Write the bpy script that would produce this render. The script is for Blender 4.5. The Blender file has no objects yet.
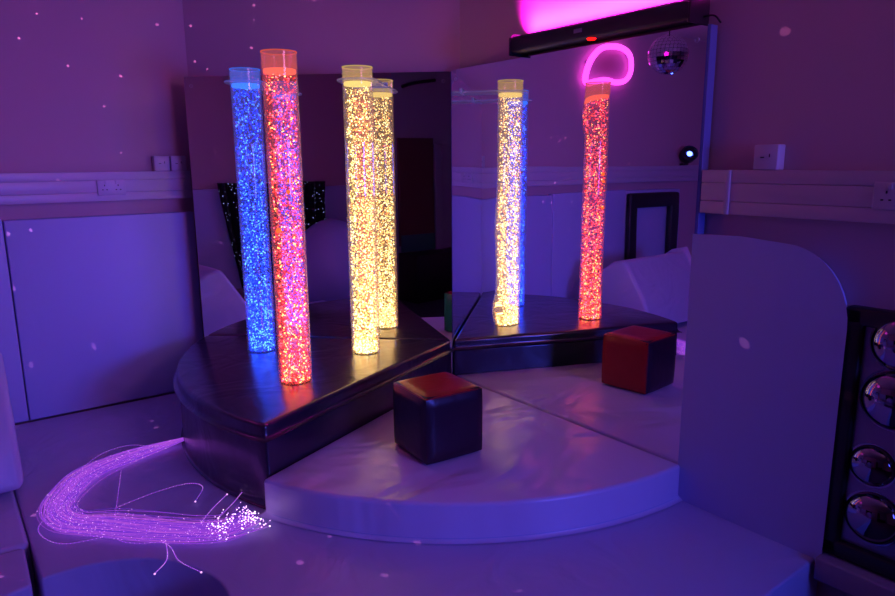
import bpy, bmesh, math, random
from mathutils import Vector, Matrix, noise
random.seed(7)
SC = bpy.context.scene
COL = SC.collection
PI = math.pi

# ------------------------------------------------------------------ settings
SC.view_settings.view_transform = 'Standard'
SC.view_settings.look = 'None'
SC.view_settings.gamma = 1
SC.view_settings.use_curve_mapping = False
SC.view_settings.exposure = 0.0
cy = SC.cycles
cy.use_denoising = True
cy.max_bounces = 14
cy.transparent_max_bounces = 40
cy.glossy_bounces = 8
cy.diffuse_bounces = 4
cy.caustics_reflective = True
cy.caustics_refractive = False
cy.sample_clamp_indirect = 4.0
cy.blur_glossy = 0.5

# ------------------------------------------------------------------ materials
def nodes(name):
    m = bpy.data.materials.new(name); m.use_nodes = True
    nt = m.node_tree; nt.nodes.clear()
    return m, nt, nt.nodes.new('ShaderNodeOutputMaterial')

def mat(name, col, rough=.5, metal=0, bump=0, bscale=8, detail=3, stretch=(1,1,1), coat=0, spec=.5, var=0,
        emit=None, estr=0, warp=1.2):
    m, nt, out = nodes(name)
    b = nt.nodes.new('ShaderNodeBsdfPrincipled')
    b.inputs['Base Color'].default_value = (*col, 1)
    b.inputs['Roughness'].default_value = rough
    b.inputs['Metallic'].default_value = metal
    b.inputs['Coat Weight'].default_value = coat; b.inputs['Coat Roughness'].default_value = .15; b.inputs['Coat IOR'].default_value = 1.8
    b.inputs['Specular IOR Level'].default_value = spec
    if emit:
        b.inputs['Emission Color'].default_value = (*emit, 1)
        b.inputs['Emission Strength'].default_value = estr
    nt.links.new(b.outputs[0], out.inputs[0])
    if bump or var:
        tc = nt.nodes.new('ShaderNodeTexCoord')
        mp = nt.nodes.new('ShaderNodeMapping'); mp.inputs['Scale'].default_value = stretch
        nt.links.new(tc.outputs['Object'], mp.inputs[0])
        n = nt.nodes.new('ShaderNodeTexNoise')
        n.inputs['Scale'].default_value = bscale; n.inputs['Detail'].default_value = detail
        n.inputs['Distortion'].default_value = warp
        nt.links.new(mp.outputs[0], n.inputs['Vector'])
        if bump:
            bp = nt.nodes.new('ShaderNodeBump'); bp.inputs['Strength'].default_value = 1
            bp.inputs['Distance'].default_value = bump
            nt.links.new(n.outputs['Fac'], bp.inputs['Height'])
            nt.links.new(bp.outputs[0], b.inputs['Normal'])
        if var:
            mx = nt.nodes.new('ShaderNodeMix'); mx.data_type = 'RGBA'
            mx.inputs[6].default_value = (*col, 1)
            mx.inputs[7].default_value = (*[c*(1-var) for c in col], 1)
            nt.links.new(n.outputs['Fac'], mx.inputs[0])
            nt.links.new(mx.outputs[2], b.inputs['Base Color'])
    return m

def emis(name, col, s):
    m, nt, out = nodes(name)
    e = nt.nodes.new('ShaderNodeEmission'); e.inputs[0].default_value = (*col, 1); e.inputs[1].default_value = s
    nt.links.new(e.outputs[0], out.inputs[0]); return m

def island_emis(name, stops, s):
    m, nt, out = nodes(name)
    g = nt.nodes.new('ShaderNodeNewGeometry')
    cr = nt.nodes.new('ShaderNodeValToRGB'); el = cr.color_ramp.elements
    for i, (p, c) in enumerate(stops):
        e = el[i] if i < 2 else el.new(p)
        e.position = p; e.color = (*c, 1)
    nt.links.new(g.outputs['Random Per Island'], cr.inputs[0])
    e = nt.nodes.new('ShaderNodeEmission'); e.inputs[1].default_value = s
    nt.links.new(cr.outputs[0], e.inputs[0]); nt.links.new(e.outputs[0], out.inputs[0]); return m

def clear(name, tint=(1,1,1), haze=.06, hazecol=(1,1,1), ior=1.45, rough=.03, glow=0):
    """thin clear plastic: see-through, a fresnel reflection and a faint haze"""
    m, nt, out = nodes(name)
    t = nt.nodes.new('ShaderNodeBsdfTransparent'); t.inputs[0].default_value = (*tint, 1)
    g = nt.nodes.new('ShaderNodeBsdfGlossy'); g.inputs['Roughness'].default_value = rough
    d = nt.nodes.new('ShaderNodeBsdfTranslucent'); d.inputs[0].default_value = (*hazecol, 1)
    lw = nt.nodes.new('ShaderNodeLayerWeight'); lw.inputs[0].default_value = .28
    fr = nt.nodes.new('ShaderNodeMath'); fr.operation = 'MULTIPLY_ADD'; fr.inputs[1].default_value = .45*(ior-1)/.45; fr.inputs[2].default_value = .03
    pw = nt.nodes.new('ShaderNodeMath'); pw.operation = 'POWER'; pw.inputs[1].default_value = 2.0
    nt.links.new(lw.outputs['Facing'], pw.inputs[0]); nt.links.new(pw.outputs[0], fr.inputs[0])
    m1 = nt.nodes.new('ShaderNodeMixShader'); m1.inputs[0].default_value = haze
    if glow:
        ge = nt.nodes.new('ShaderNodeEmission'); ge.inputs[0].default_value = (*hazecol, 1); ge.inputs[1].default_value = glow
        ga = nt.nodes.new('ShaderNodeAddShader'); nt.links.new(d.outputs[0], ga.inputs[0]); nt.links.new(ge.outputs[0], ga.inputs[1]); d = ga
    m2 = nt.nodes.new('ShaderNodeMixShader')
    nt.links.new(t.outputs[0], m1.inputs[1]); nt.links.new(d.outputs[0], m1.inputs[2])
    nt.links.new(fr.outputs[0], m2.inputs[0]); nt.links.new(m1.outputs[0], m2.inputs[1]); nt.links.new(g.outputs[0], m2.inputs[2])
    nt.links.new(m2.outputs[0], out.inputs[0]); return m

M = {}
M['paint']   = mat('wall_paint', (.56,.38,.44), .7, bump=.0006, bscale=180)
M['ceil']    = mat('ceiling_paint', (.72,.68,.68), .8, bump=.0005, bscale=150)
M['alcove']  = mat('alcove_paint', (.38,.42,.50), .7, bump=.0005, bscale=150)
M['floor']   = mat('floor_vinyl', (.10,.09,.12), .5, bump=.0005, bscale=60, var=.3)
M['vinyl']   = mat('lilac_vinyl', (.48,.48,.70), .40, bump=.012, bscale=3.2, detail=2.5, warp=1.5)
M['wallvin'] = mat('wall_pad_vinyl', (.44,.50,.80), .48, bump=.004, bscale=4.0, detail=2.5, warp=1.0)
M['seatvin'] = mat('seat_pad_vinyl', (.62,.56,.78), .30, bump=.045, bscale=1.9, detail=2.2, stretch=(1,1.3,.3), warp=.7)
M['pipe']    = mat('piping_vinyl', (.44,.47,.72), .45, bump=.0004, bscale=90)
M['plat']    = mat('aubergine_vinyl', (.020,.009,.030), .36, bump=.013, bscale=3.8, detail=2.5, spec=.4, warp=1.0, coat=.7)
M['platp']   = mat('aubergine_piping', (.03,.018,.045), .4, bump=.0003, bscale=90)
M['plastic'] = mat('white_plastic', (.56,.52,.62), .35, bump=.0001, bscale=200)
M['hole']    = mat('dark_slot', (.02,.02,.03), .6, bump=.0001, bscale=200)
M['black']   = mat('black_metal', (.012,.010,.014), .45, bump=.0003, bscale=120)
M['rubber']  = mat('black_cable', (.01,.01,.012), .5, bump=.0003, bscale=120)
M['edge']    = mat('mirror_board', (.16,.18,.45), .45, bump=.0003, bscale=120)
M['red']     = mat('red_vinyl', (.42,.008,.010), .30, bump=.004, bscale=9, warp=1)
M['green']   = mat('green_vinyl', (.01,.22,.08), .35, bump=.003, bscale=9)
M['navy']    = mat('navy_vinyl', (.012,.012,.035), .35, bump=.003, bscale=9)
M['wine']    = mat('wine_vinyl', (.022,.005,.018), .33, bump=.003, bscale=9)
M['peach']   = mat('peach_fabric', (.75,.30,.22), .7, bump=.003, bscale=12)
M['silver']  = mat('silver_backing', (.30,.27,.36), .35, metal=.6, bump=.001, bscale=30)
M['chrome']  = mat('mirror_dome', (.30,.28,.34), .03, metal=1, bump=.0004, bscale=6)
M['facet']   = mat('mirror_facet', (.8,.75,.85), .02, metal=1, bump=.0001, bscale=10)
M['door']    = mat('brown_door', (.13,.07,.05), .5, bump=.001, bscale=6, stretch=(1,1,.1))
M['teal']    = mat('green_panel', (.03,.20,.14), .5, bump=.001, bscale=20)
M['wood']    = mat('ledge_paint', (.30,.25,.33), .5, bump=.0006, bscale=40)
M['orangeb'] = mat('orange_ball_glow', (.95,.22,.02), .3, bump=.0002, bscale=40, emit=(1,.16,.01), estr=1.3)  # own glow added so the balls show among the bright bubbles
M['clear']   = clear('clear_acrylic', (.97,.97,1), .03, (.9,.9,1))
M['collar']  = clear('clear_collar', (.85,.85,.9), .45, (.9,.88,1), 1.3, .1)
M['plate']   = clear('clear_plate_glow', (.80,.82,.95), .40, (.75,.75,1), 1.6, .08, .06)  # faint glow added so the plate shows; the plate itself gives no light
M['ring']    = emis('pink_loop_glow', (1,.06,.85), 3.0)  # glow of the added loop that stands in for a pink reflection
M['redled']  = emis('red_indicator', (1,.004,.004), 5)
M['bluelens']= emis('blue_lens', (.08,.15,1), 12)
M['greenled']= emis('green_indicator', (.05,1,.15), 3)

def mirror_mat(name, col, bump):
    m, nt, out = nodes(name)
    g = nt.nodes.new('ShaderNodeBsdfPrincipled')
    g.inputs['Metallic'].default_value = 1; g.inputs['Roughness'].default_value = .012
    g.inputs['Base Color'].default_value = (*col, 1)
    tc = nt.nodes.new('ShaderNodeTexCoord')
    n = nt.nodes.new('ShaderNodeTexNoise'); n.inputs['Scale'].default_value = 2.2; n.inputs['Detail'].default_value = 1
    bp = nt.nodes.new('ShaderNodeBump'); bp.inputs['Strength'].default_value = 1; bp.inputs['Distance'].default_value = bump
    nt.links.new(tc.outputs['Object'], n.inputs['Vector']); nt.links.new(n.outputs['Fac'], bp.inputs['Height'])
    nt.links.new(bp.outputs[0], g.inputs['Normal']); nt.links.new(g.outputs[0], out.inputs[0]); return m
M['mirrorL'] = mirror_mat('mirror_sheet', (.80,.78,.82), .0006)
M['mirrorR'] = mirror_mat('rippled_mirror_sheet', (.82,.78,.86), .0012)

# ------------------------------------------------------------------ helpers
def tag(o, label=None, cat=None, group=None, kind=None):
    if label: o['label'] = label
    if cat: o['category'] = cat
    if group: o['group'] = group
    if kind: o['kind'] = kind
    return o

def empty(name, loc=(0,0,0), rz=0, **kw):
    o = bpy.data.objects.new(name, None); COL.objects.link(o)
    o.empty_display_size = .1
    o.location = loc; o.rotation_euler = (0,0,rz)
    return tag(o, **kw)

def obj(name, bm, m, parent=None, smooth=True, loc=(0,0,0)):
    me = bpy.data.meshes.new(name)
    bmesh.ops.recalc_face_normals(bm, faces=bm.faces)
    bm.to_mesh(me); bm.free()
    if isinstance(m, (list, tuple)):
        for x in m: me.materials.append(x)
    else: me.materials.append(m)
    if smooth:
        me.shade_smooth()
        try: me.set_sharp_from_angle(angle=math.radians(38))
        except Exception: pass
    o = bpy.data.objects.new(name, me); COL.objects.link(o)
    o.location = loc
    if parent: o.parent = parent
    return o

def box(bm, c, s, bev=0, seg=3, mi=0):
    r = bmesh.ops.create_cube(bm, size=1)
    vs = r['verts']
    for v in vs: v.co = Vector((c[0]+v.co.x*s[0], c[1]+v.co.y*s[1], c[2]+v.co.z*s[2]))
    fs = {f for v in vs for f in v.link_faces}
    for f in fs: f.material_index = mi
    if bev:
        es = list({e for v in vs for e in v.link_edges})
        bmesh.ops.bevel(bm, geom=es, offset=bev, segments=seg, profile=.5, affect='EDGES')
    return bm

def B(c, s, bev=0, seg=3):
    return box(bmesh.new(), c, s, bev, seg)

def prism(pts, z0, z1, bev=0, seg=3, axis='z', bm=None):
    """outline pts (a,b) pushed from z0 to z1 along an axis, edges rounded"""
    bm = bm or bmesh.new()
    def P(a, b, c):
        return {'z': (a,b,c), 'x': (c,a,b), 'y': (a,c,b)}[axis]
    lo = [bm.verts.new(P(a,b,z0)) for a,b in pts]; hi = [bm.verts.new(P(a,b,z1)) for a,b in pts]
    n = len(pts); fl = bm.faces.new(lo); fh = bm.faces.new(hi)
    side = [bm.faces.new((lo[i],lo[(i+1)%n],hi[(i+1)%n],hi[i])) for i in range(n)]
    bm.normal_update()
    if bev:
        es = set(fl.edges) | set(fh.edges)
        for i in range(n):
            a = Vector(pts[i-1]); b = Vector(pts[i]); c = Vector(pts[(i+1)%n])
            if (b-a).angle(c-b, 0) > .5:
                es |= set(lo[i].link_edges) & set(hi[i].link_edges)
        bmesh.ops.bevel(bm, geom=list(es), offset=bev, segments=seg, profile=.5, affect='EDGES')
    bm.faces.ensure_lookup_table()
    ng = [f for f in bm.faces if len(f.verts) > 8]
    if ng: bmesh.ops.triangulate(bm, faces=ng)
    return bm

def lathe(prof, n=32, bm=None, c=(0,0,0), close=False):
    bm = bm or bmesh.new()
    rings = []
    for r, z in prof:
        if r < 1e-6: rings.append([bm.verts.new((c[0],c[1],c[2]+z))])
        else: rings.append([bm.verts.new((c[0]+r*math.cos(2*PI*i/n), c[1]+r*math.sin(2*PI*i/n), c[2]+z)) for i in range(n)])
    prs = list(zip(rings, rings[1:])) + ([(rings[-1], rings[0])] if close else [])
    for a, b in prs:
        for i in range(n):
            j = (i+1) % n
            if len(a) == 1: bm.faces.new((a[0], b[i], b[j]))
            elif len(b) == 1: bm.faces.new((a[i], a[j], b[0]))
            else: bm.faces.new((a[i], a[j], b[j], b[i]))
    return bm

def tube(bm, pts, r, n=6, cyc=False):
    pts = [Vector(p) for p in pts]; rings = []; N = len(pts); prev = None
    for i, p in enumerate(pts):
        a = pts[(i-1) % N] if (cyc or i) else p
        b = pts[(i+1) % N] if (cyc or i < N-1) else p
        t = (b-a).normalized()
        u = prev - t*prev.dot(t) if prev else t.orthogonal()
        if u.length < 1e-5: u = t.orthogonal()
        u.normalize(); prev = u; w = t.cross(u)
        rr = r[i] if isinstance(r, (list, tuple)) else r
        rings.append([bm.verts.new(p + (u*math.cos(2*PI*k/n) + w*math.sin(2*PI*k/n))*rr) for k in range(n)])
    for i in range(N if cyc else N-1):
        a, b = rings[i], rings[(i+1) % N]
        for k in range(n): bm.faces.new((a[k], a[(k+1)%n], b[(k+1)%n], b[k]))
    if not cyc:
        bm.faces.new(rings[0][::-1]); bm.faces.new(rings[-1])
    return bm

def spline(pts, n):
    pts = [Vector(p) for p in pts]
    P = [pts[0]*2-pts[1]] + pts + [pts[-1]*2-pts[-2]]
    out = []; m = len(pts)-1
    for k in range(n+1):
        t = k/n*m; i = min(int(t), m-1); f = t-i
        a,b,c,d = P[i:i+4]
        out.append(.5*((2*b)+(c-a)*f+(2*a-5*b+4*c-d)*f*f+(3*b-a-3*c+d)*f**3))
    return out

# ------------------------------------------------------------------ layout numbers (metres)
HQ, HP = .371, .158            # platform top, seat wedge top (bench top = 0)
FL, CE = -.45, 2.62            # floor, ceiling
YL, XR, XW, YB = 1.248, .06, -4.45, -5.6
dL = Vector((-.7272, .6864, 0)); nL = Vector((-.6864, -.7272, 0))
ZT = 1.883

# ------------------------------------------------------------------ setting
def struct(name, bm, m): return tag(obj(name, bm, m, smooth=False), kind='structure')
struct('floor', B(((XW+XR)/2, (YB+YL)/2, FL-.05), (XR-XW+.4, YL-YB+.4, .1)), M['floor'])
struct('ceiling', B(((XW+XR)/2, (YB+YL)/2, CE+.05), (XR-XW+.4, YL-YB+.4, .1)), M['ceil'])
struct('wall_left', B(((XW-1.02)/2-.05, YL+.05, (FL+CE)/2), (-1.02-XW+.1, .1, CE-FL)), M['paint'])
struct('wall_right', B((XR+.05, YB/2, (FL+CE)/2), (.1, -YB, CE-FL)), M['paint'])
a = Vector((-1.02, YL, 0)); b = Vector((XR, 0, 0)); t = (b-a).normalized(); nn = Vector((-t.y, t.x, 0))
struct('wall_corner', prism([(a.x,a.y),(b.x,b.y),((b+nn*.1).x+.0,(b+nn*.1).y),((a+nn*.1).x,(a+nn*.1).y)], FL, CE), M['paint'])
struct('wall_far', B((XW-.05, (YL-2.86)/2, (FL+CE)/2), (.1, YL+2.86, CE-FL)), M['paint'])
struct('wall_alcove', B((XW-.05, (YB-2.86)/2, (FL+CE)/2), (.1, -2.86-YB, CE-FL)), M['alcove'])
struct('wall_back', B(((XW+XR)/2, YB-.05, (FL+CE)/2), (XR-XW+.2, .1, CE-FL)), M['paint'])
# door and jamb seen in the corner mirror
d1 = struct('door_1', B((XW+.02, -3.22, 1.0), (.04, .60, 1.42), .004), M['door'])
obj('door_panel', B((XW+.045, -3.22, .32), (.02, .58, .22), .004), M['teal'], d1)
obj('door_frame', B((XW+.025, -3.60, .66), (.05, .12, 1.95), .005), M['alcove'], d1)
struct('baseboard_left', B(((XW-1.3)/2, YL-.01, FL+.05), (-1.3-XW, .02, .1), .004), M['wood'])

tag(obj('dark_filler', B((0,0,.325),(.40,1.9,.65),.01,2), M['black'], loc=(XW+.21,-3.85,FL)), label='added black cabinet under the dark door seen in the corner mirror', cat='filler')  # box added to keep the area below the door black
# ------------------------------------------------------------------ bench and cushions
def arc(cx, cy, r, a0, a1, n): return [(cx+r*math.cos(math.radians(a0+(a1-a0)*k/n)), cy+r*math.sin(math.radians(a0+(a1-a0)*k/n))) for k in range(n+1)]
CX, CYc, CR = -2.158, -.959, .434
ang0 = math.degrees(math.acos((-2.205-CX)/CR))
outl = [(-2.205, YL-.07), (-1.16, YL-.07), (-.02, -.0), (XR-.012, -.06), (XR-.012, -2.10), (-1.42, -2.10), (-1.60,-1.45)]
outl += arc(CX, CYc, CR, -32, ang0, 24)
bench = empty('bench', (-1, -.6, FL), label='broad lilac padded bench filling the corner under the dark round platform', cat='bench')
def local(pts, o): return [(x-o[0], y-o[1]) for x, y in pts]
obj('bench_pad', prism(local(outl, (-1,-.6)), -.20-FL, 0-FL, .010, 3), M['vinyl'], bench)
obj('bench_base', prism([(x*.995, y) for x, y in local(outl, (-1,-.6))], 0, -.205-FL), M['navy'], bench)

def cushion(name, x0, x1, y0, y1, z0, z1, label, m=None, group=None, bev=.02, cat='cushion'):
    c = ((x0+x1)/2, (y0+y1)/2)
    o = obj(name, B((0,0,(z1-z0)/2), (x1-x0, y1-y0, z1-z0), bev, 4), m or M['vinyl'], loc=(c[0], c[1], z0))
    return tag(o, label=label, cat=cat, group=group)
cushion('seat_cushion', -3.2, -2.207, -.24, YL-.07, FL, 0, 'square lilac seat block at the left edge, under the leaning wedge')
cushion('seat_cushion', -3.2, -2.635, -1.0, -.25, FL, -.003, 'small lilac seat block at the bottom left corner, nearest the camera')
cushion('seat_cushion', -4.30, -3.21, -.24, YL-.07, FL, -.002, 'lilac seat block holding the second glowing fibre cluster, seen in the right mirror')
o = tag(obj('seat_cushion', prism(local([(-2.595,-.245)]+arc(CX,CYc,CR,168,ang0+1.5,12)[0:]+[(-2.208,-.245)], (-2.4,-.4)), 0, -FL-.002, .012, 3), M['vinyl'], loc=(-2.418,-.412,FL)),
        label='curved-edge lilac seat block beside the round recess at bottom left', cat='cushion')
# round well floor
tag(obj('floor_cushion', lathe([(0,0),(CR-.03,0),(CR-.012,.02),(CR-.012,.10),(CR-.03,.12),(0,.12)], 48), M['wallvin'], loc=(CX, CYc, FL)),
    label='round blue floor cushion in the recess at the bottom left', cat='cushion')

# wall pads
def wallpad(x0, x1, z1, label, group=None):
    r = empty('wall_pad', ((x0+x1)/2, YL, .004), label=label, cat='wall pad')
    if group: r['group'] = group
    w = x1-x0
    obj('pad', B((0, -.033, z1/2), (w, .062, z1), .008, 4), M['wallvin'], r)
    obj('piping', tube(bmesh.new(), [(-w/2+.006,-.060,.007),(w/2-.006,-.060,.007),(w/2-.006,-.060,z1-.007),(-w/2+.006,-.060,z1-.007)], .003, 6, True), M['pipe'], r)
    return r
wallpad(-2.047, -1.07, 1.105, 'lilac blue wall pad left of the tall corner mirror')
wallpad(-3.05, -2.053, 1.115, 'lilac blue wall pad cut by the left edge of the photo')
wallpad(-3.95, -3.056, 1.105, 'lilac wall pad behind the black frame, seen in the right mirror')
def farpad(y0, y1, label):
    r = empty('wall_pad', (XW, (y0+y1)/2, .004), label=label, cat='wall pad')
    obj('pad', B((.033, 0, .56), (.062, y1-y0, 1.12), .014, 4), M['wallvin'], r)
    return r
farpad(-.02, 1.16, 'far wall pad beside the star curtain, seen at the left edge of the corner mirror')
farpad(-1.2, -.03, 'far wall pad behind the star curtain, seen in the corner mirror')
farpad(-2.4, -1.21, 'far wall pad behind the large bean bag, seen in the corner mirror')

# leaning right pad with one rounded corner
rp = empty('wall_pad', (.05, -1.548, .004), label='upright blue pad with a rounded top corner right of the big mirror', cat='wall pad')
zt, yr = 1.098, -.557
pts = [(0,0),(yr,0)] + [(yr+.21-.21*math.cos(math.radians(k*9)), zt-.01-.25+.25*math.sin(math.radians(k*9))) for k in range(0,11)] + [(-.18, zt+.002), (0, zt-.004)]
obj('pad', prism(pts, -.054, .006, .016, 4, axis='x'), M['wallvin'], rp)
obj('piping', tube(bmesh.new(), [(-.050, .002, .01), (-.050, .002, zt-.01)], .0035, 6), M['plastic'], rp)

# leaning wedge, far left
wp = empty('foam_wedge', (-2.17, .18, .034), label='lilac soft wedge propped on the bench at the left edge', cat='foam wedge')
obj('pad', prism([(0,0),(.10,.26),(.30,.56),(.42,.53),(.70,.33),(.80,0)], -.85, 0, .035, 4, axis='x'), M['vinyl'], wp)
pk = obj('cushion', prism([(0,0),(.16,.34),(.24,.36),(.56,.0)], -.5, 0, .03, 4, axis='x'), M['peach'], loc=(-3.12, .42, .028))
tag(pk, label='peach coloured wedge cushion seen at the lower left of the corner mirror', cat='cushion')

# bean bag far side
bb = bmesh.new(); bmesh.ops.create_uvsphere(bb, u_segments=32, v_segments=20, radius=.48)
for v in bb.verts:
    n_ = noise.noise(v.co*2.2)
    v.co *= 1+.08*n_
    v.co.z = v.co.z*1.1
    if v.co.z < -.38: v.co.z = -.38
    v.co.z += .385
tag(obj('bean_bag', bb, M['wallvin'], loc=(-3.70, -1.45, -.148)), label='large lilac bean bag seen in the corner mirror behind the red tube', cat='bean bag')
bb = bmesh.new(); box(bb, (0,0,.15), (.9,1.75,.30), .04)
tag(obj('seat_cushion', bb, M['vinyl'], loc=(-3.83,-1.14,FL)), label='low lilac floor block below the star curtain in the corner mirror', cat='cushion')

# ------------------------------------------------------------------ platform + seat wedge
ANG0, ANG1 = math.degrees(math.atan2(dL.y, dL.x)), 202.5
def sector(a0, a1, R, inset=.006, n=30):
    # straight edges drawn in by `inset`
    m = math.radians((a0+a1)/2); off = inset/math.sin(math.radians((a1-a0)/2))
    ox, oy = off*math.cos(m), off*math.sin(m)
    return [(ox,oy)] + [(math.cos(math.radians(a0+(a1-a0)*k/n))*(R-inset)+ (ox if 0 else 0), math.sin(math.radians(a0+(a1-a0)*k/n))*(R-inset)) for k in range(n+1)]
def sect2(a0, a1, R, ins, n=30):
    da = math.degrees(ins/R)
    m = math.radians((a0+a1)/2); off = ins/math.sin(math.radians((a1-a0)/2))
    return [(off*math.cos(m), off*math.sin(m))] + [(math.cos(math.radians(a0+da+(a1-a0-2*da)*k/n))*R, math.sin(math.radians(a0+da+(a1-a0-2*da)*k/n))*R) for k in range(n+1)]
pf = empty('platform', (0,0,.004), label='dark aubergine padded round-fronted platform carrying the bubble tubes', cat='platform')
obj('platform_base', prism(sect2(ANG0, ANG1, 1.506, .004), 0, .300, .012, 3), M['plat'], pf)
obj('platform_lid', prism(sect2(ANG0, ANG1, 1.512, .005), .302, HQ-.004, .020, 4), M['plat'], pf)
rim = sect2(ANG0, ANG1, 1.513, .006, 40)
obj('piping', tube(bmesh.new(), [(x,y,.303) for x,y in rim], .006, 6, True), M['platp'], pf)
pt = obj('fibre_port', lathe([(.0,-.004),(.032,-.004),(.032,.004),(.024,.010),(.0,.010)], 20), M['black'], pf)
pt.rotation_euler = (0, -PI/2, math.radians(-12)); pt.location = (-1.464, .316, .042)

sw = empty('seat_wedge', (0,0,.004), label='pale lilac quarter-round seat pad holding the red-topped cube', cat='seat pad')
obj('seat_pad', prism(sect2(ANG1, 270, 1.550, .004, 36), 0, HP-.004, .018, 4), M['seatvin'], sw)
obj('piping', tube(bmesh.new(), [(x,y,.012) for x,y in sect2(ANG1, 270, 1.548, .010, 40)], .004, 6, True), M['pipe'], sw)

# ------------------------------------------------------------------ mirrors
def mirror(name, length, zb, zt_, loc, rz, m, label, th, bumps=()):
    r = empty(name, (loc[0], loc[1], zb), rz, label=label, cat='mirror')
    bm = bmesh.new(); nx, nz = 90, 90; g = []
    for i in range(nx+1):
        row = []
        for k in range(nz+1):
            s = length*i/nx; z = (zt_-zb)*k/nz; d = 0
            for (s0, z0, sg, sz, amp) in bumps:
                d += amp*math.exp(-((s-s0)/sg)**2-((z+zb-z0)/sz)**2)
            row.append(bm.verts.new((s, -d, z)))
        g.append(row)
    for i in range(nx):
        for k in range(nz): bm.faces.new((g[i][k], g[i+1][k], g[i+1][k+1], g[i][k+1]))
    # back and rim closed into a thin sheet
    f0 = list(bm.faces)
    ext = bmesh.ops.extrude_face_region(bm, geom=f0)
    for v in [e for e in ext['geom'] if isinstance(e, bmesh.types.BMVert)]: v.co.y += .006
    o = obj('mirror_sheet', bm, m, r)
    obj('mirror_board', B((length/2+.006, .0065+th/2, (zt_-zb)/2), (length+.008, th, zt_-zb), .002, 1), M['edge'], r)
    for s in (.04, length-.04):
        for z in (.06, zt_-zb-.05):
            c = lathe([(0,-.004),(.006,-.003),(.009,.0),(.009,.002)], 14)
            bmesh.ops.rotate(c, verts=c.verts, cent=(0,0,0), matrix=Matrix.Rotation(-PI/2, 3, 'X'))
            bmesh.ops.rotate(c, verts=c.verts, cent=(0,0,0), matrix=Matrix.Rotation(PI, 3, 'X'))
            bmesh.ops.translate(c, verts=c.verts, vec=(s,-.001,z))
            obj('screw_cap', c, M['plastic'], r)
    return r
# local x runs along the sheet, local -y faces the room
rzR = math.radians(-90)            # along -Y
mr = mirror('wall_mirror', 1.536, .012, ZT, (.0, .0), rzR, M['mirrorR'], 'large rippled mirror on the right wall under the black light bar', .045,
            bumps=[(.93, 1.595, .07, .05, .0014), (.40, .62, .07, .08, -.0016), (.25, 1.05, .12, .16, .0012)])
# left: from the far end to the corner, local x along -dL
rzL = math.atan2(-dL.y, -dL.x)
ml = mirror('wall_mirror', 1.520, .012, ZT-.006, (dL.x*1.524, dL.y*1.524), rzL, M['mirrorL'], 'tall mirror across the corner behind the yellow bubble tube', .012)

# ------------------------------------------------------------------ bubble tubes
TR = .0775
BALLS = [Vector((-.008,-.061,.945)), Vector((-.016,-.060,.897)), Vector((-.057,-.026,.725))]
def bubbles(seed, n, H):
    rnd = random.Random(seed); bm = bmesh.new()
    base = bmesh.new(); bmesh.ops.create_icosphere(base, subdivisions=1, radius=1)
    bv = [v.co.copy() for v in base.verts]; bf = [[v.index for v in f.verts] for f in base.faces]; base.free()
    for i in range(n):
        u = rnd.random(); z = .008 + (H-.018)*(u**1.6)
        a = rnd.random()*2*PI; r = (TR-.012)*math.sqrt(rnd.random()*.80+.20)
        if seed == 2 and any((Vector((r*math.cos(a), r*math.sin(a), z))-q).length < .021 for q in BALLS): continue
        s = rnd.uniform(.0016,.0039)*(1.25-.40*z/H)
        sq = rnd.uniform(.7,1.5)
        rot = Matrix.Rotation(rnd.random()*6, 3, 'X') @ Matrix.Rotation(rnd.random()*6, 3, 'Y')
        c = Vector((r*math.cos(a), r*math.sin(a), z))
        vs = [bm.verts.new(c + rot @ Vector((q.x*s*sq, q.y*s/sq**.5, q.z*s))) for q in bv]
        for f in bf: bm.faces.new([vs[k] for k in f])
    return bm
def bubble_tube(loc, label, stops, rimcol, s, seed, n):
    r = empty('bubble_tube', (loc[0], loc[1], HQ), label=label, cat='bubble tube')
    H = 1.5; W = H-.072
    obj('tube_shell', lathe([(TR,.001),(TR,W),(TR-.004,W),(TR-.004,.001)], 40, close=True), clear('clear_acrylic', (.97,.97,1), .10, [.22+.6*c for c in rimcol], glow=.22), r)  # tinted glow put in for light scattered in the acrylic
    b = obj('bubbles', bubbles(seed, n, W-.015), island_emis('bubbles', stops, s), r, smooth=False); b['kind'] = 'stuff'
    obj('foam', lathe([(0,W-.020),(TR-.008,W-.020),(TR-.006,W-.010),(TR-.008,W-.002),(0,W-.001)], 32), emis('foam', rimcol, s*.2), r)
    obj('collar', lathe([(TR,W),(TR,H-.003),(TR-.004,H-.003),(TR-.004,W)], 40, close=True), clear('clear_collar', [.80+.2*c for c in rimcol], .22, [.28+.62*c for c in rimcol], 1.3, .1, .32), r)  # small glow added for tube light scattered in the collar
    obj('rim', lathe([(TR+.0008,H-.004),(TR+.0008,H),(TR-.0045,H),(TR-.0045,H-.004)], 40, close=True), emis('rim_glow', rimcol, s*.08), r)
    obj('tube_base', lathe([(0,.001),(TR-.006,.001),(TR-.006,.004),(TR-.012,.006),(0,.006)], 32), M['black'], r)
    return r
blue = [(0,(.0,.002,.05)),(.35,(.001,.01,.35)),(.7,(.008,.022,1)),(.93,(.05,.20,1))]
red  = [(0,(.03,.0,.003)),(.35,(.25,.006,.008)),(.65,(1,.035,.02)),(.85,(1,.07,.16)),(.95,(1,.42,.08))]
yel  = [(0,(.03,.02,.005)),(.36,(.45,.27,.06)),(.6,(1,.66,.18)),(.85,(1,.85,.42)),(.95,(1,.20,.03))]
TB = bubble_tube((-.963,.500), 'blue-lit bubble tube, leftmost of the three on the platform', blue, (.04,.18,1), 8.5, 1, 4100)
TRd = bubble_tube((-1.053,-.129), 'red and orange bubble tube nearest the platform tip', red, (1,.13,.09), 7.5, 2, 4100)
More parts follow.
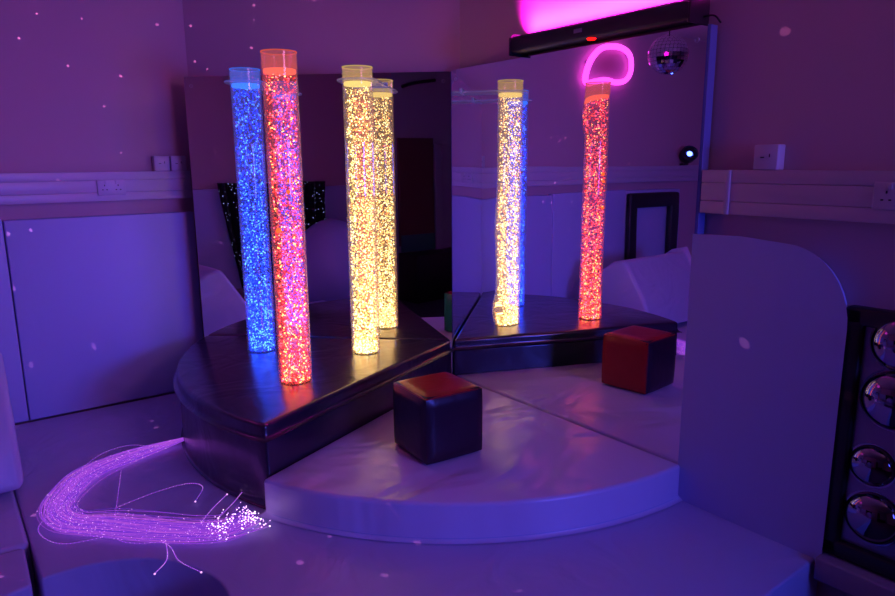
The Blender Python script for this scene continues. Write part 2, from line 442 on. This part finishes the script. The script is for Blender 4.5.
TY = bubble_tube((-.528,.101), 'yellow-lit bubble tube standing nearest the mirror corner', yel, (1,.70,.20), 6.5, 3, 4100)

for k, (dx, dy, z, rr, lab) in enumerate([(-.008,-.061,.945,.0115,'small orange ball high in the red bubble tube, topmost of three'),
                                          (-.016,-.060,.897,.0095,'smallest orange ball in the red bubble tube, middle of three'),
                                          (-.057,-.026,.725,.0125,'orange ball low at the left side of the red bubble tube')]):
    bm = bmesh.new(); bmesh.ops.create_uvsphere(bm, u_segments=20, v_segments=14, radius=rr)
    tag(obj('float_ball', bm, M['orangeb'], loc=(-1.053+dx, -.129+dy, HQ+z)), label=lab, cat='ball', group='orange balls floating in the red tube')

def bracket(x, y, label):
    # clear plate from the corner mirror out around a tube, with a round hole
    d = -(nL.x*x + nL.y*y); d = abs(d)
    r = empty('tube_bracket', (x, y, 1.800), math.atan2(nL.y, nL.x), label=label, cat='bracket', group='clear brackets holding tubes to the mirror')
    # local +x points to the room, -x to the mirror
    hw = .105; outer = []
    n = 32
    for k in range(n):
        a = 2*PI*k/n; c, s = math.cos(a), math.sin(a)
        if c > 0: outer.append((c*hw, s*hw))
        else:
            t = min((d-.004)/max(-c,1e-6), hw/max(abs(s),1e-6)); outer.append((c*t, s*t))
    bm = bmesh.new(); h = .009
    def ring(pts, z): return [bm.verts.new((p[0],p[1],z)) for p in pts]
    inn = [(math.cos(2*PI*k/n)*(TR+.002), math.sin(2*PI*k/n)*(TR+.002)) for k in range(n)]
    o0, o1, i0, i1 = ring(outer,0), ring(outer,h), ring(inn,0), ring(inn,h)
    for k in range(n):
        j = (k+1) % n
        for A, Bq in ((o0,o1),(i1,i0),(o1,i1),(i0,o0)): bm.faces.new((A[k],A[j],Bq[j],Bq[k]))
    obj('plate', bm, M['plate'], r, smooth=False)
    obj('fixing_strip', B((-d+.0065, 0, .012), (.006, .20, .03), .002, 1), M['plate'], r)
bracket(-.963, .500, 'clear acrylic bracket around the top of the blue tube')
bracket(-.528, .101, 'clear acrylic bracket around the top of the yellow tube')

# ------------------------------------------------------------------ cube
cube = empty('foam_cube', (-.701,-.791,HP+.001), math.radians(-4.7), label='dark foam cube with a shiny red top on the pale seat pad', cat='cube')
S = .298
def face_panel(name, normal, m, label=None):
    bm = bmesh.new(); n_ = Vector(normal); t_ = .010
    s = [S-.008]*3
    ax = [i for i in range(3) if normal[i]][0]; s[ax] = t_
    c = n_*(S/2 - t_/2) + Vector((0,0,S/2))
    box(bm, c, s, .0045, 2)
    # padded face bulges a little
    bmesh.ops.subdivide_edges(bm, edges=bm.edges, cuts=1)
    o = obj(name, bm, m, cube)
    if label: o['label'] = label
obj('cube_core', B((0,0,S/2), (S-.014,S-.014,S-.004), .020, 4), M['wine'], cube)
def slab(name, ax, sg, m, label):
    bm = bmesh.new(); n = 14; g = []
    for i in range(n+1):
        row = []
        for k in range(n+1):
            u, v = 2*i/n-1, 2*k/n-1
            e = (1-abs(u)**6)*(1-abs(v)**6)
            h = S/2-.010+.013*e**.4
            p = [0,0,0]; o1, o2 = [q for q in range(3) if q != ax]
            q = (S/2-.007)
            p[ax] = sg*h; p[o1] = u*q*(1-.02*abs(v)**4); p[o2] = v*q*(1-.02*abs(u)**4); p[2] += S/2
            row.append(bm.verts.new(p))
        g.append(row)
    for i in range(n):
        for k in range(n): bm.faces.new((g[i][k],g[i+1][k],g[i+1][k+1],g[i][k+1]))
    o = obj(name, bm, m, cube); o['label'] = label
slab('face_panel', 2, 1, M['red'], 'red top face')
slab('face_panel', 0, 1, M['red'], 'red side face seen in the mirror')
slab('face_panel', 1, 1, M['green'], 'green side face seen in the corner mirror')
slab('face_panel', 0, -1, M['navy'], 'dark navy side face')
slab('face_panel', 1, -1, M['wine'], 'dark front face')

# ------------------------------------------------------------------ light bar above the right mirror
bar = empty('light_bar', (-.0, -.54, 1.888), label='long black LED bar on the mirror top throwing magenta light up the wall', cat='light bar')
L_ = .955
prof = [(-.062,.020),(-.055,.012),(.040,.012),(.048,.030),(.048,.088),(.040,.094),(.028,.094),(.024,.070),(-.030,.070),(-.034,.082),(-.050,.086),(-.060,.074)]
bm = bmesh.new()
prism([(x, z) for x, z in prof], -L_, 0, .002, 1, axis='y', bm=bm)
obj('housing', bm, M['black'], bar)
for y in (0.004, -L_-.004):
    e_ = prism([(-.066,.0),(.052,.0),(.052,.094),(.040,.100),(-.048,.094),(-.066,.078)], y-.006, y+.006, .002, 1, axis='y')
    obj('end_plate', e_, M['black'], bar)
for k in range(18):
    c = lathe([(0,.0),(.010,.0),(.012,.004),(.008,.007),(0,.008)], 12, c=(-.003,-.05-k*(L_-.1)/17,.0702))
    obj('led', c, emis('magenta_led', (1,.05,.85), 3) if k == 0 else bpy.data.materials['magenta_led'], bar)
obj('badge', B((-.0622,-.42,.050), (.002,.045,.016)), M['wood'], bar, smooth=False)
rl = lathe([(0,-.008),(.016,-.006),(.020,0)], 16, c=(-.042,-.48,.0125)); obj('indicator_lamp', rl, M['redled'], bar)
cab = tube(bmesh.new(), spline([(.02,-1.476,1.905),(.02,-1.50,1.915),(.015,-1.55,1.912),(.03,-1.57,1.885)], 16), .0035, 8)
tag(obj('power_cable', cab, M['rubber']), label='short black cable running off the right end of the light bar', cat='cable')

# ------------------------------------------------------------------ trunking, sockets, boxes
Z0, Z1 = 1.193, 1.352
def trunk(name, length, loc, rz, label):
    r = empty(name, loc, rz, label=label, cat='cable trunking')   # local x along, local -y into room
    h = Z1-Z0
    obj('back_box', B((length/2, -.020, h/2), (length, .040, h-.006)), M['plastic'], r, smooth=False)
    obj('edge_rail', B((length/2, -.028, h-.022), (length, .056, .046), .0018, 2), M['plastic'], r)
    obj('edge_rail', B((length/2, -.028, .022), (length, .056, .046), .0018, 2), M['plastic'], r)
    obj('cover', B((length/2, -.0275, h/2), (length, .055, h-.093), .0015, 2), M['plastic'], r)
    return r
trunk('cable_trunking', 4.40-1.07, (-4.40, YL-.001, Z0), 0, 'white cable trunking along the left wall above the pads')
tr = trunk('cable_trunking', 5.55-1.55, (XR-.001, -1.55, Z0+.004), rzR, 'white cable trunking along the right wall above the rounded pad')
obj('joint_cover', B((.108,-.031,.0795), (.022,.062,.163), .004, 2), M['plastic'], tr)
def socket(loc, rz, label):
    r = empty('wall_socket', loc, rz, label=label, cat='socket')
    obj('plate', B((0,-.005,0), (.146,.010,.086), .003, 3), M['plastic'], r)
    for sx in (-.035, .035):
        for (dx, dz, w, h) in ((0,.016,.005,.009),(-.011,-.008,.008,.005),(.011,-.008,.008,.005)):
            obj('pin_slot', B((sx+dx,-.0102,dz-.004), (w,.001,h)), M['hole'], r, smooth=False)
        obj('switch', B((sx*.75,-.012,.030), (.012,.005,.018), .001, 1), M['plastic'], r)
socket((-1.513, YL-.0545, 1.266), 0, 'white double socket on the trunking above the left wall pads')
socket((XR-.0545, -2.225, 1.281), rzR, 'white double socket at the right edge of the photo')
def jbox(loc, rz, label, w=.088, group=None):
    r = empty('junction_box', loc, rz, label=label, cat='electrical box', group=group)
    obj('box_body', B((0,-.022,w/2), (w,.044,w), .004, 3), M['plastic'], r)
    obj('faceplate', B((0,-.047,w/2), (w-.002,.006,w-.002), .002, 2), M['plastic'], r)
    obj('key_slot', B((-.012,-.0505,w/2), (.014,.001,.004)), M['hole'], r, smooth=False)
    obj('key_slot', B((.014,-.0505,w/2+.006), (.004,.001,.012)), M['hole'], r, smooth=False)
jbox((-1.225, YL-.001, Z1+.001), 0, 'left one of two white boxes on the trunking by the corner mirror')
jbox((-1.130, YL-.001, Z1+.001), 0, 'right one of two white boxes on the trunking, nearest the corner mirror')
jbox((XR-.001, -1.790, Z1+.006), rzR, 'single white box on the trunking above the rounded blue pad')

# ------------------------------------------------------------------ convex mirror panel, right edge
dp = empty('bubble_mirror_panel', (XR-.001, -2.108, .035), rzR, label='black framed panel of round convex mirrors at the right edge', cat='mirror panel')
PW, PH = .92, .885
obj('backing', B((PW/2,-.015,PH/2), (PW-.04,.028,PH-.04)), M['silver'], dp, smooth=False)
fb = .060
for c, s in (((PW/2,-.027,fb/2),(PW,.052,fb)), ((PW/2,-.027,PH-fb/2),(PW,.052,fb)), ((fb/2-.005,-.027,PH/2),(fb,.052,PH-.004)), ((PW-fb/2,-.027,PH/2),(fb,.052,PH-.004))):
    obj('frame_rail', B(c, s, .010, 3), M['black'], dp)
for (y, z, r_) in ((-2.262,.818,.088),(-2.262,.632,.098),(-2.222,.395,.070),(-2.243,.215,.088),(-2.42,.50,.098),(-2.44,.735,.08),(-2.46,.26,.09),(-2.62,.62,.10),(-2.64,.38,.08),(-2.80,.22,.09),(-2.82,.75,.09),(-2.84,.48,.07)):
    pr = [(r_*math.sin(k*PI/2/10), r_*.62*math.cos(k*PI/2/10)) for k in range(11)]
    bm = lathe(pr + [(r_+.006,0),(r_+.006,-.002)], 32)
    bmesh.ops.rotate(bm, verts=bm.verts, cent=(0,0,0), matrix=Matrix.Rotation(PI/2, 3, 'X'))
    bmesh.ops.translate(bm, verts=bm.verts, vec=(-y-2.098, -.030, z-.035))
    obj('dome_mirror', bm, M['chrome'], dp)
tag(obj('wall_ledge', B((0,0,0), (.10, 2.6, .085), .008, 3), M['wood'], loc=(XR-.052, -3.415, -.013)), label='low painted ledge under the black convex mirror panel', cat='ledge')

# ------------------------------------------------------------------ fibre optic bundle
def fibres(name, centre, widths, n, loc, label, seed=5, tips=True, hgt=.018, lens=(1,1)):
    rnd = random.Random(seed)
    r = empty(name, loc, label=label, cat='fibre optic lights')
    C_ = spline([Vector(p) for p in centre], 60); Ws = spline([Vector((w,0,0)) for w in widths], 60)
    strands = bmesh.new(); spark = bmesh.new(); tip = bmesh.new()
    ico = bmesh.new(); bmesh.ops.create_icosphere(ico, subdivisions=1, radius=1)
    iv = [v.co.copy() for v in ico.verts]; iff = [[v.index for v in f.verts] for f in ico.faces]; ico.free()
    def ball(bm, c, s):
        vs = [bm.verts.new(c+q*s) for q in iv]
        for f in iff: bm.faces.new([vs[k] for k in f])
    for i in range(n):
        o = rnd.gauss(0, .5); o = max(-1.15, min(1.15, o)); hz = rnd.random()
        ph, ph2 = rnd.random()*6.28, rnd.random()*6.28; A = rnd.uniform(.04,.34); end = 1-.13*rnd.random()**1.3
        twist = rnd.uniform(-.8,.8); P = []
        m = int(60*end)
        for k in range(m+1):
            f = k/60; c = C_[k]; tg = (C_[min(k+1,60)]-C_[max(k-1,0)]).normalized(); nrm = Vector((-tg.y, tg.x, 0))
            w = Ws[k].x
            off = o*(1-f) + f*(o*.6+twist*.55) + A*math.sin(ph+f*7) + .05*math.sin(ph2+f*23)
            z = .003 + hz*hgt*min(1, w/.05)*(1+.3*math.sin(ph2+f*6))
            if f > .9: z += (f-.9)*.3*hz
            P.append(Vector((c.x, c.y, c.z)) + nrm*off*w + Vector((0,0,z)))
        P[-1] = P[-2].lerp(P[-1], rnd.random())
        P[-1].z += rnd.random()*.012
        tube(strands, P, rnd.choice([.0006,.0008,.0013]), 3)
        for k in range(2, m, 1):
            if rnd.random() < .26: ball(spark, P[k].lerp(P[k+1], rnd.random()), rnd.uniform(.0011,.0020))
        ball(tip, P[-1], rnd.uniform(.0014,.0034))
    s_ = obj('strands', strands, M['fib'], r); s_['kind'] = 'stuff'
    s_ = obj('glints', spark, M['spark'], r); s_['kind'] = 'stuff'
    s_ = obj('tips', tip, M['tip'], r); s_['kind'] = 'stuff'
    return r, ball
M['fib'] = island_emis('glowing_fibre', [(0,(.14,.03,.75)),(.5,(.34,.06,.85)),(1,(.65,.12,.9))], .8)
M['spark'] = island_emis('fibre_glint', [(0,(.30,.06,1)),(.5,(.65,.14,1)),(1,(1,.5,1))], 1.6)
M['tip'] = island_emis('fibre_tip', [(0,(.45,.25,1)),(.5,(.95,.45,1)),(1,(1,.85,1))], 3.5)
CEN = [(-1.460,.318),(-1.60,.318),(-1.75,.30),(-1.92,.225),(-2.02,.10),(-2.085,-.05),(-2.06,-.20),(-1.96,-.30),(-1.84,-.43),(-1.70,-.565),(-1.585,-.630),(-1.455,-.610)]
bx_, by_ = -1.8, -.1
fb_, ball = fibres('fibre_optic_bundle', [(x-bx_, y-by_, (.028 if i == 0 else .012) if i < 2 else .004) for i, (x,y) in enumerate(CEN)],
       [.012,.040,.062,.072,.070,.066,.075,.090,.092,.085,.095,.135], 210, (bx_,by_,.002), 'glowing purple fibre optic bundle curling out of the platform over the bench')
# stray strands
def px(x, y, z=.004): return Vector((x-bx_, y-by_, z))
strays = [
 [px(-2.10,-.02),px(-2.17,-.17),px(-2.12,-.33),px(-1.99,-.38),px(-1.86,-.40)],
 [px(-1.80,.16,.02),px(-1.86,-.06,.012),px(-1.93,-.33),px(-1.93,-.46),px(-1.82,-.55),px(-1.70,-.57)],
 [px(-1.90,-.20,.02),px(-1.72,-.17,.025),px(-1.60,-.19,.03),px(-1.56,-.24,.02),px(-1.62,-.33,.01)],
 [px(-1.84,-.44,.01),px(-1.80,-.60),px(-1.80,-.72),px(-1.76,-.84)],
 [px(-1.80,-.55,.01),px(-1.83,-.68),px(-1.89,-.75)],
 [px(-1.66,-.52,.01),px(-1.58,-.43,.01),px(-1.50,-.37,.02)],
 [px(-1.60,-.53,.01),px(-1.50,-.44,.01),px(-1.43,-.40,.04)],
 [px(-1.60,.30,.03),px(-1.72,.36,.05),px(-1.85,.33,.05),px(-1.98,.22,.03),px(-2.10,.12,.01)],
]
for pts_ in strays:
    P = spline(pts_, 40); bm = tube(bmesh.new(), P, .0009, 4)
    s_ = obj('stray_strand', bm, M['fib'], fb_)
    bm = bmesh.new()
    for k in range(1, 40): ball(bm, P[k], .0015)
    ball(bm, P[-1], .004)
    q = obj('glints', bm, M['spark'], s_); q['kind'] = 'stuff'
# second cluster far left, seen in the right mirror
fibres('fibre_optic_bundle', [(0,0,0),(.12,-.05,0),(.22,.03,0),(.30,.12,0),(.36,.05,0)], [.01,.05,.07,.08,.10], 60, (-4.0,.86,.002), 'bright cluster of fibre optic tips seen at the right end of the big mirror', seed=11)

# ------------------------------------------------------------------ things seen only in the mirrors
# glowing loop added on the left wall for a warped pink reflection
rg = [(-2.434,2.118),(-2.493,2.259),(-2.621,2.380),(-2.78,2.415),(-2.927,2.415),(-3.05,2.357),(-3.075,2.22),(-3.00,2.13),(-2.85,2.105),(-2.70,2.12),(-2.569,2.101),(-2.47,2.08)]
P = [Vector((x, 0, z-2.25)) for x, z in rg]
loop = []
for i in range(len(P)):
    a_,b_,c_,d_ = P[i-1],P[i],P[(i+1)%len(P)],P[(i+2)%len(P)]
    for f in (0,.25,.5,.75): loop.append(.5*((2*b_)+(c_-a_)*f+(2*a_-5*b_+4*c_-d_)*f*f+(3*b_-a_-3*c_+d_)*f**3))
nl = empty('pink_glow_loop', (0, YL-.05, 2.25), label='added glowing pink loop standing in for a warped reflection high in the big mirror above the red tube', cat='glow stand-in')
obj('glow_loop_tube', tube(bmesh.new(), loop, .026, 12, True), M['ring'], nl)
for i in (1, 5, 9):
    obj('clip', B((P[i].x, .030, P[i].z), (.02,.05,.02), .003, 1), M['plastic'], nl)
# mirror ball
BALL = Vector((-2.43, .344, 2.21))
mb = empty('mirror_ball', BALL, label='hanging mirror ball seen at the top right of the big mirror', cat='mirror ball')
bm = bmesh.new(); rows = 16; R_ = .15
for i in range(rows):
    t0, t1 = PI*i/rows, PI*(i+1)/rows; tm = (t0+t1)/2
    n = max(4, int(2*rows*math.sin(tm)))
    for k in range(n):
        a0, a1 = 2*PI*k/n, 2*PI*(k+.92)/n; t1b = t0+(t1-t0)*.92
        q = [(t0,a0),(t0,a1),(t1b,a1),(t1b,a0)]
        am = (a0+a1)/2; nm = Vector((math.sin(tm)*math.cos(am), math.sin(tm)*math.sin(am), math.cos(tm)))
        vs = []
        for (tt, aa) in q:
            v = Vector((math.sin(tt)*math.cos(aa), math.sin(tt)*math.sin(aa), math.cos(tt)))
            vs.append(v*(1/ max(.2, v.dot(nm))))
        if (vs[0]-vs[1]).length < 1e-4: vs = [vs[0]]+vs[2:]
        bm.faces.new([bm.verts.new(v*R_) for v in vs])
o = obj('facets', bm, M['facet'], mb, smooth=False); o['kind'] = 'stuff'
bm = bmesh.new(); bmesh.ops.create_uvsphere(bm, u_segments=32, v_segments=20, radius=R_-.004); obj('ball_core', bm, M['black'], mb)
obj('hanging_rod', tube(bmesh.new(), [(0,0,R_-.004),(0,0,CE-BALL.z-.001)], .004, 8), M['black'], mb)
# small spotlight on the trunking
sp = empty('spotlight', (-4.02, YL-.06, Z1+.001), math.radians(0), label='small black spotlight with a blue lens on the trunking, seen in the big mirror', cat='spotlight')
obj('bracket', B((0,.02,.012), (.05,.06,.022), .003, 1), M['black'], sp)
hd = obj('lamp_head', lathe([(0,-.09),(.055,-.08),(.075,-.04),(.078,.05),(.070,.055),(.066,.03),(0,.03)], 28), M['black'], sp)
hd.location = (0,-.02,.105); hd.rotation_euler = (math.radians(70), 0, math.radians(40))
ln = obj('lens', lathe([(0,.036),(.020,.035),(.026,.031),(0,.0305)], 24), M['bluelens'], sp)
ln.location = hd.location; ln.rotation_euler = hd.rotation_euler
# black padded frame on the left wall
bf_ = empty('black_frame', (-3.45, YL-.066, .004), label='black padded frame against the left wall pads, seen in the big mirror', cat='frame')
for c, s in (((0,-.035,1.00),(.80,.065,.15)), ((0,-.035,.055),(.80,.065,.11)), ((-.335,-.035,.52),(.13,.063,1.02)), ((.335,-.035,.52),(.13,.063,1.02))):
    obj('frame_rail', B(c, s, .02, 3), M['black'], bf_)
# star curtain on the far wall
m, nt, out = nodes('star_cloth')
b_ = nt.nodes.new('ShaderNodeBsdfPrincipled'); b_.inputs['Base Color'].default_value = (.006,.006,.010,1); b_.inputs['Roughness'].default_value = .9
tc = nt.nodes.new('ShaderNodeTexCoord'); vo = nt.nodes.new('ShaderNodeTexVoronoi'); vo.inputs['Scale'].default_value = 24
ma = nt.nodes.new('ShaderNodeMath'); ma.operation = 'LESS_THAN'; ma.inputs[1].default_value = .13
nt.links.new(tc.outputs['Object'], vo.inputs['Vector']); nt.links.new(vo.outputs['Distance'], ma.inputs[0])
mm = nt.nodes.new('ShaderNodeMath'); mm.operation = 'MULTIPLY'; mm.inputs[1].default_value = 1.2
nt.links.new(ma.outputs[0], mm.inputs[0]); nt.links.new(mm.outputs[0], b_.inputs['Emission Strength'])
b_.inputs['Emission Color'].default_value = (.35,.4,1,1); nt.links.new(b_.outputs[0], out.inputs[0]); M['star'] = m
bm = bmesh.new(); g = []
nx, nz = 80, 24
for i in range(nx+1):
    row = []
    for k in range(nz+1):
        z = 1.17*k/nz+.02; u = i/nx
        y = -.42 - 1.33*u - .20*(1-z/1.19)**1.3*(1-u)
        row.append(bm.verts.new((.035*math.sin(u*60+.8*math.sin(z*3)), y, z)))
    g.append(row)
for i in range(nx):
    for k in range(nz): bm.faces.new((g[i][k],g[i+1][k],g[i+1][k+1],g[i][k+1]))
ext = bmesh.ops.extrude_face_region(bm, geom=list(bm.faces))
for v in [e for e in ext['geom'] if isinstance(e, bmesh.types.BMVert)]: v.co.x += .006
tag(obj('star_curtain', bm, M['star'], loc=(XW+.115, 0, .0)), label='black curtain dotted with tiny lights seen in the corner mirror', cat='curtain')
# dark bar high in the alcove
tag(obj('track_light', tube(bmesh.new(), spline([(0,0,0),(0,-.2,.06),(0,-.55,.12)], 10), .022, 8), M['black'], loc=(XW+.022,-3.02,2.36)), label='dark rail high on the alcove wall seen in the corner mirror', cat='rail')
ind = empty('wall_sensor', (XW+.067,.12,1.03), label='small wall sensor with a red light at the left edge of the corner mirror', cat='sensor')
obj('sensor_body', B((.006,0,0),(.012,.07,.05),.003,2), M['wood'], ind)
obj('sensor_light', B((.013,.018,0),(.003,.012,.010)), M['redled'], ind)

# ------------------------------------------------------------------ lights
def area(name, loc, target, size, sy, power, col, spread=180):
    l = bpy.data.lights.new(name, 'AREA'); l.shape = 'RECTANGLE'; l.size = size; l.size_y = sy
    l.energy = power; l.color = col; l.spread = math.radians(spread)
    o = bpy.data.objects.new(name, l); COL.objects.link(o); o.location = loc
    o.rotation_euler = (Vector(target)-Vector(loc)).to_track_quat('-Z', 'Y').to_euler()
    return o
# LED bar throw (inside the bar's open trough)
w = area('bar_light', (-.028, -1.035, 1.974), (.03, -.95, 3.2), .98, .03, 30, (1,.010,.80), 74)
zz = Vector((-1.0,0,-1)).normalized(); xx = Vector((0,1,0)); w.rotation_euler = Matrix((xx, zz.cross(xx), zz)).transposed().to_euler()
# blue flood from behind the camera
area('blue_flood', (-.45,-5.2,1.3), (-1.75,1.2,.65), 1.1, .7, 17, (.075,.09,1), 70)
area('violet_fill', (-.5,-3.9,2.45), (-2.0,1.2,1.5), .8, .5, 4.3, (1,.31,.85), 90)  # unseen soft fill, added to brighten the left side
# mirror ball dots
l = bpy.data.lights.new('ball_dots', 'POINT'); l.energy = 90; l.shadow_soft_size = 0.0; l.color = (1,.25,.75)
l.use_nodes = True; nt = l.node_tree; em = nt.nodes['Emission']
tc = nt.nodes.new('ShaderNodeTexCoord'); vo = nt.nodes.new('ShaderNodeTexVoronoi'); vo.inputs['Scale'].default_value = 15
vo.inputs['Randomness'].default_value = .45
ma = nt.nodes.new('ShaderNodeMath'); ma.operation = 'LESS_THAN'; ma.inputs[1].default_value = .08
mm = nt.nodes.new('ShaderNodeMath'); mm.operation = 'MULTIPLY'; mm.inputs[1].default_value = 1.0
nt.links.new(tc.outputs['Normal'], vo.inputs['Vector']); nt.links.new(vo.outputs['Distance'], ma.inputs[0])
nt.links.new(ma.outputs[0], mm.inputs[0]); nt.links.new(mm.outputs[0], em.inputs['Strength'])
o = bpy.data.objects.new('ball_dots', l); COL.objects.link(o); o.location = BALL + Vector((.25,-.22,-.05))

wd = bpy.data.worlds.new('world'); SC.world = wd; wd.use_nodes = True
wd.node_tree.nodes['Background'].inputs[0].default_value = (.02,.01,.05,1)
wd.node_tree.nodes['Background'].inputs[1].default_value = .3

# ------------------------------------------------------------------ camera
cam = bpy.data.cameras.new('camera'); co = bpy.data.objects.new('camera', cam); COL.objects.link(co)
cam.sensor_width = 36; cam.lens = 677.0*36/895; cam.clip_start = .02
yaw, pit, rol = math.radians(37.368), math.radians(11.336), math.radians(-.402)
fwd = Vector((math.sin(yaw)*math.cos(pit), math.cos(yaw)*math.cos(pit), -math.sin(pit)))
rt = Vector((math.cos(yaw), -math.sin(yaw), 0)); up = rt.cross(fwd)
R2 = rt*math.cos(rol)+up*math.sin(rol); U2 = -rt*math.sin(rol)+up*math.cos(rol)
mtx = Matrix((R2, U2, -fwd)).transposed().to_4x4(); mtx.translation = Vector((-2.3597,-3.0418,1.3926))
co.matrix_world = mtx
SC.camera = co
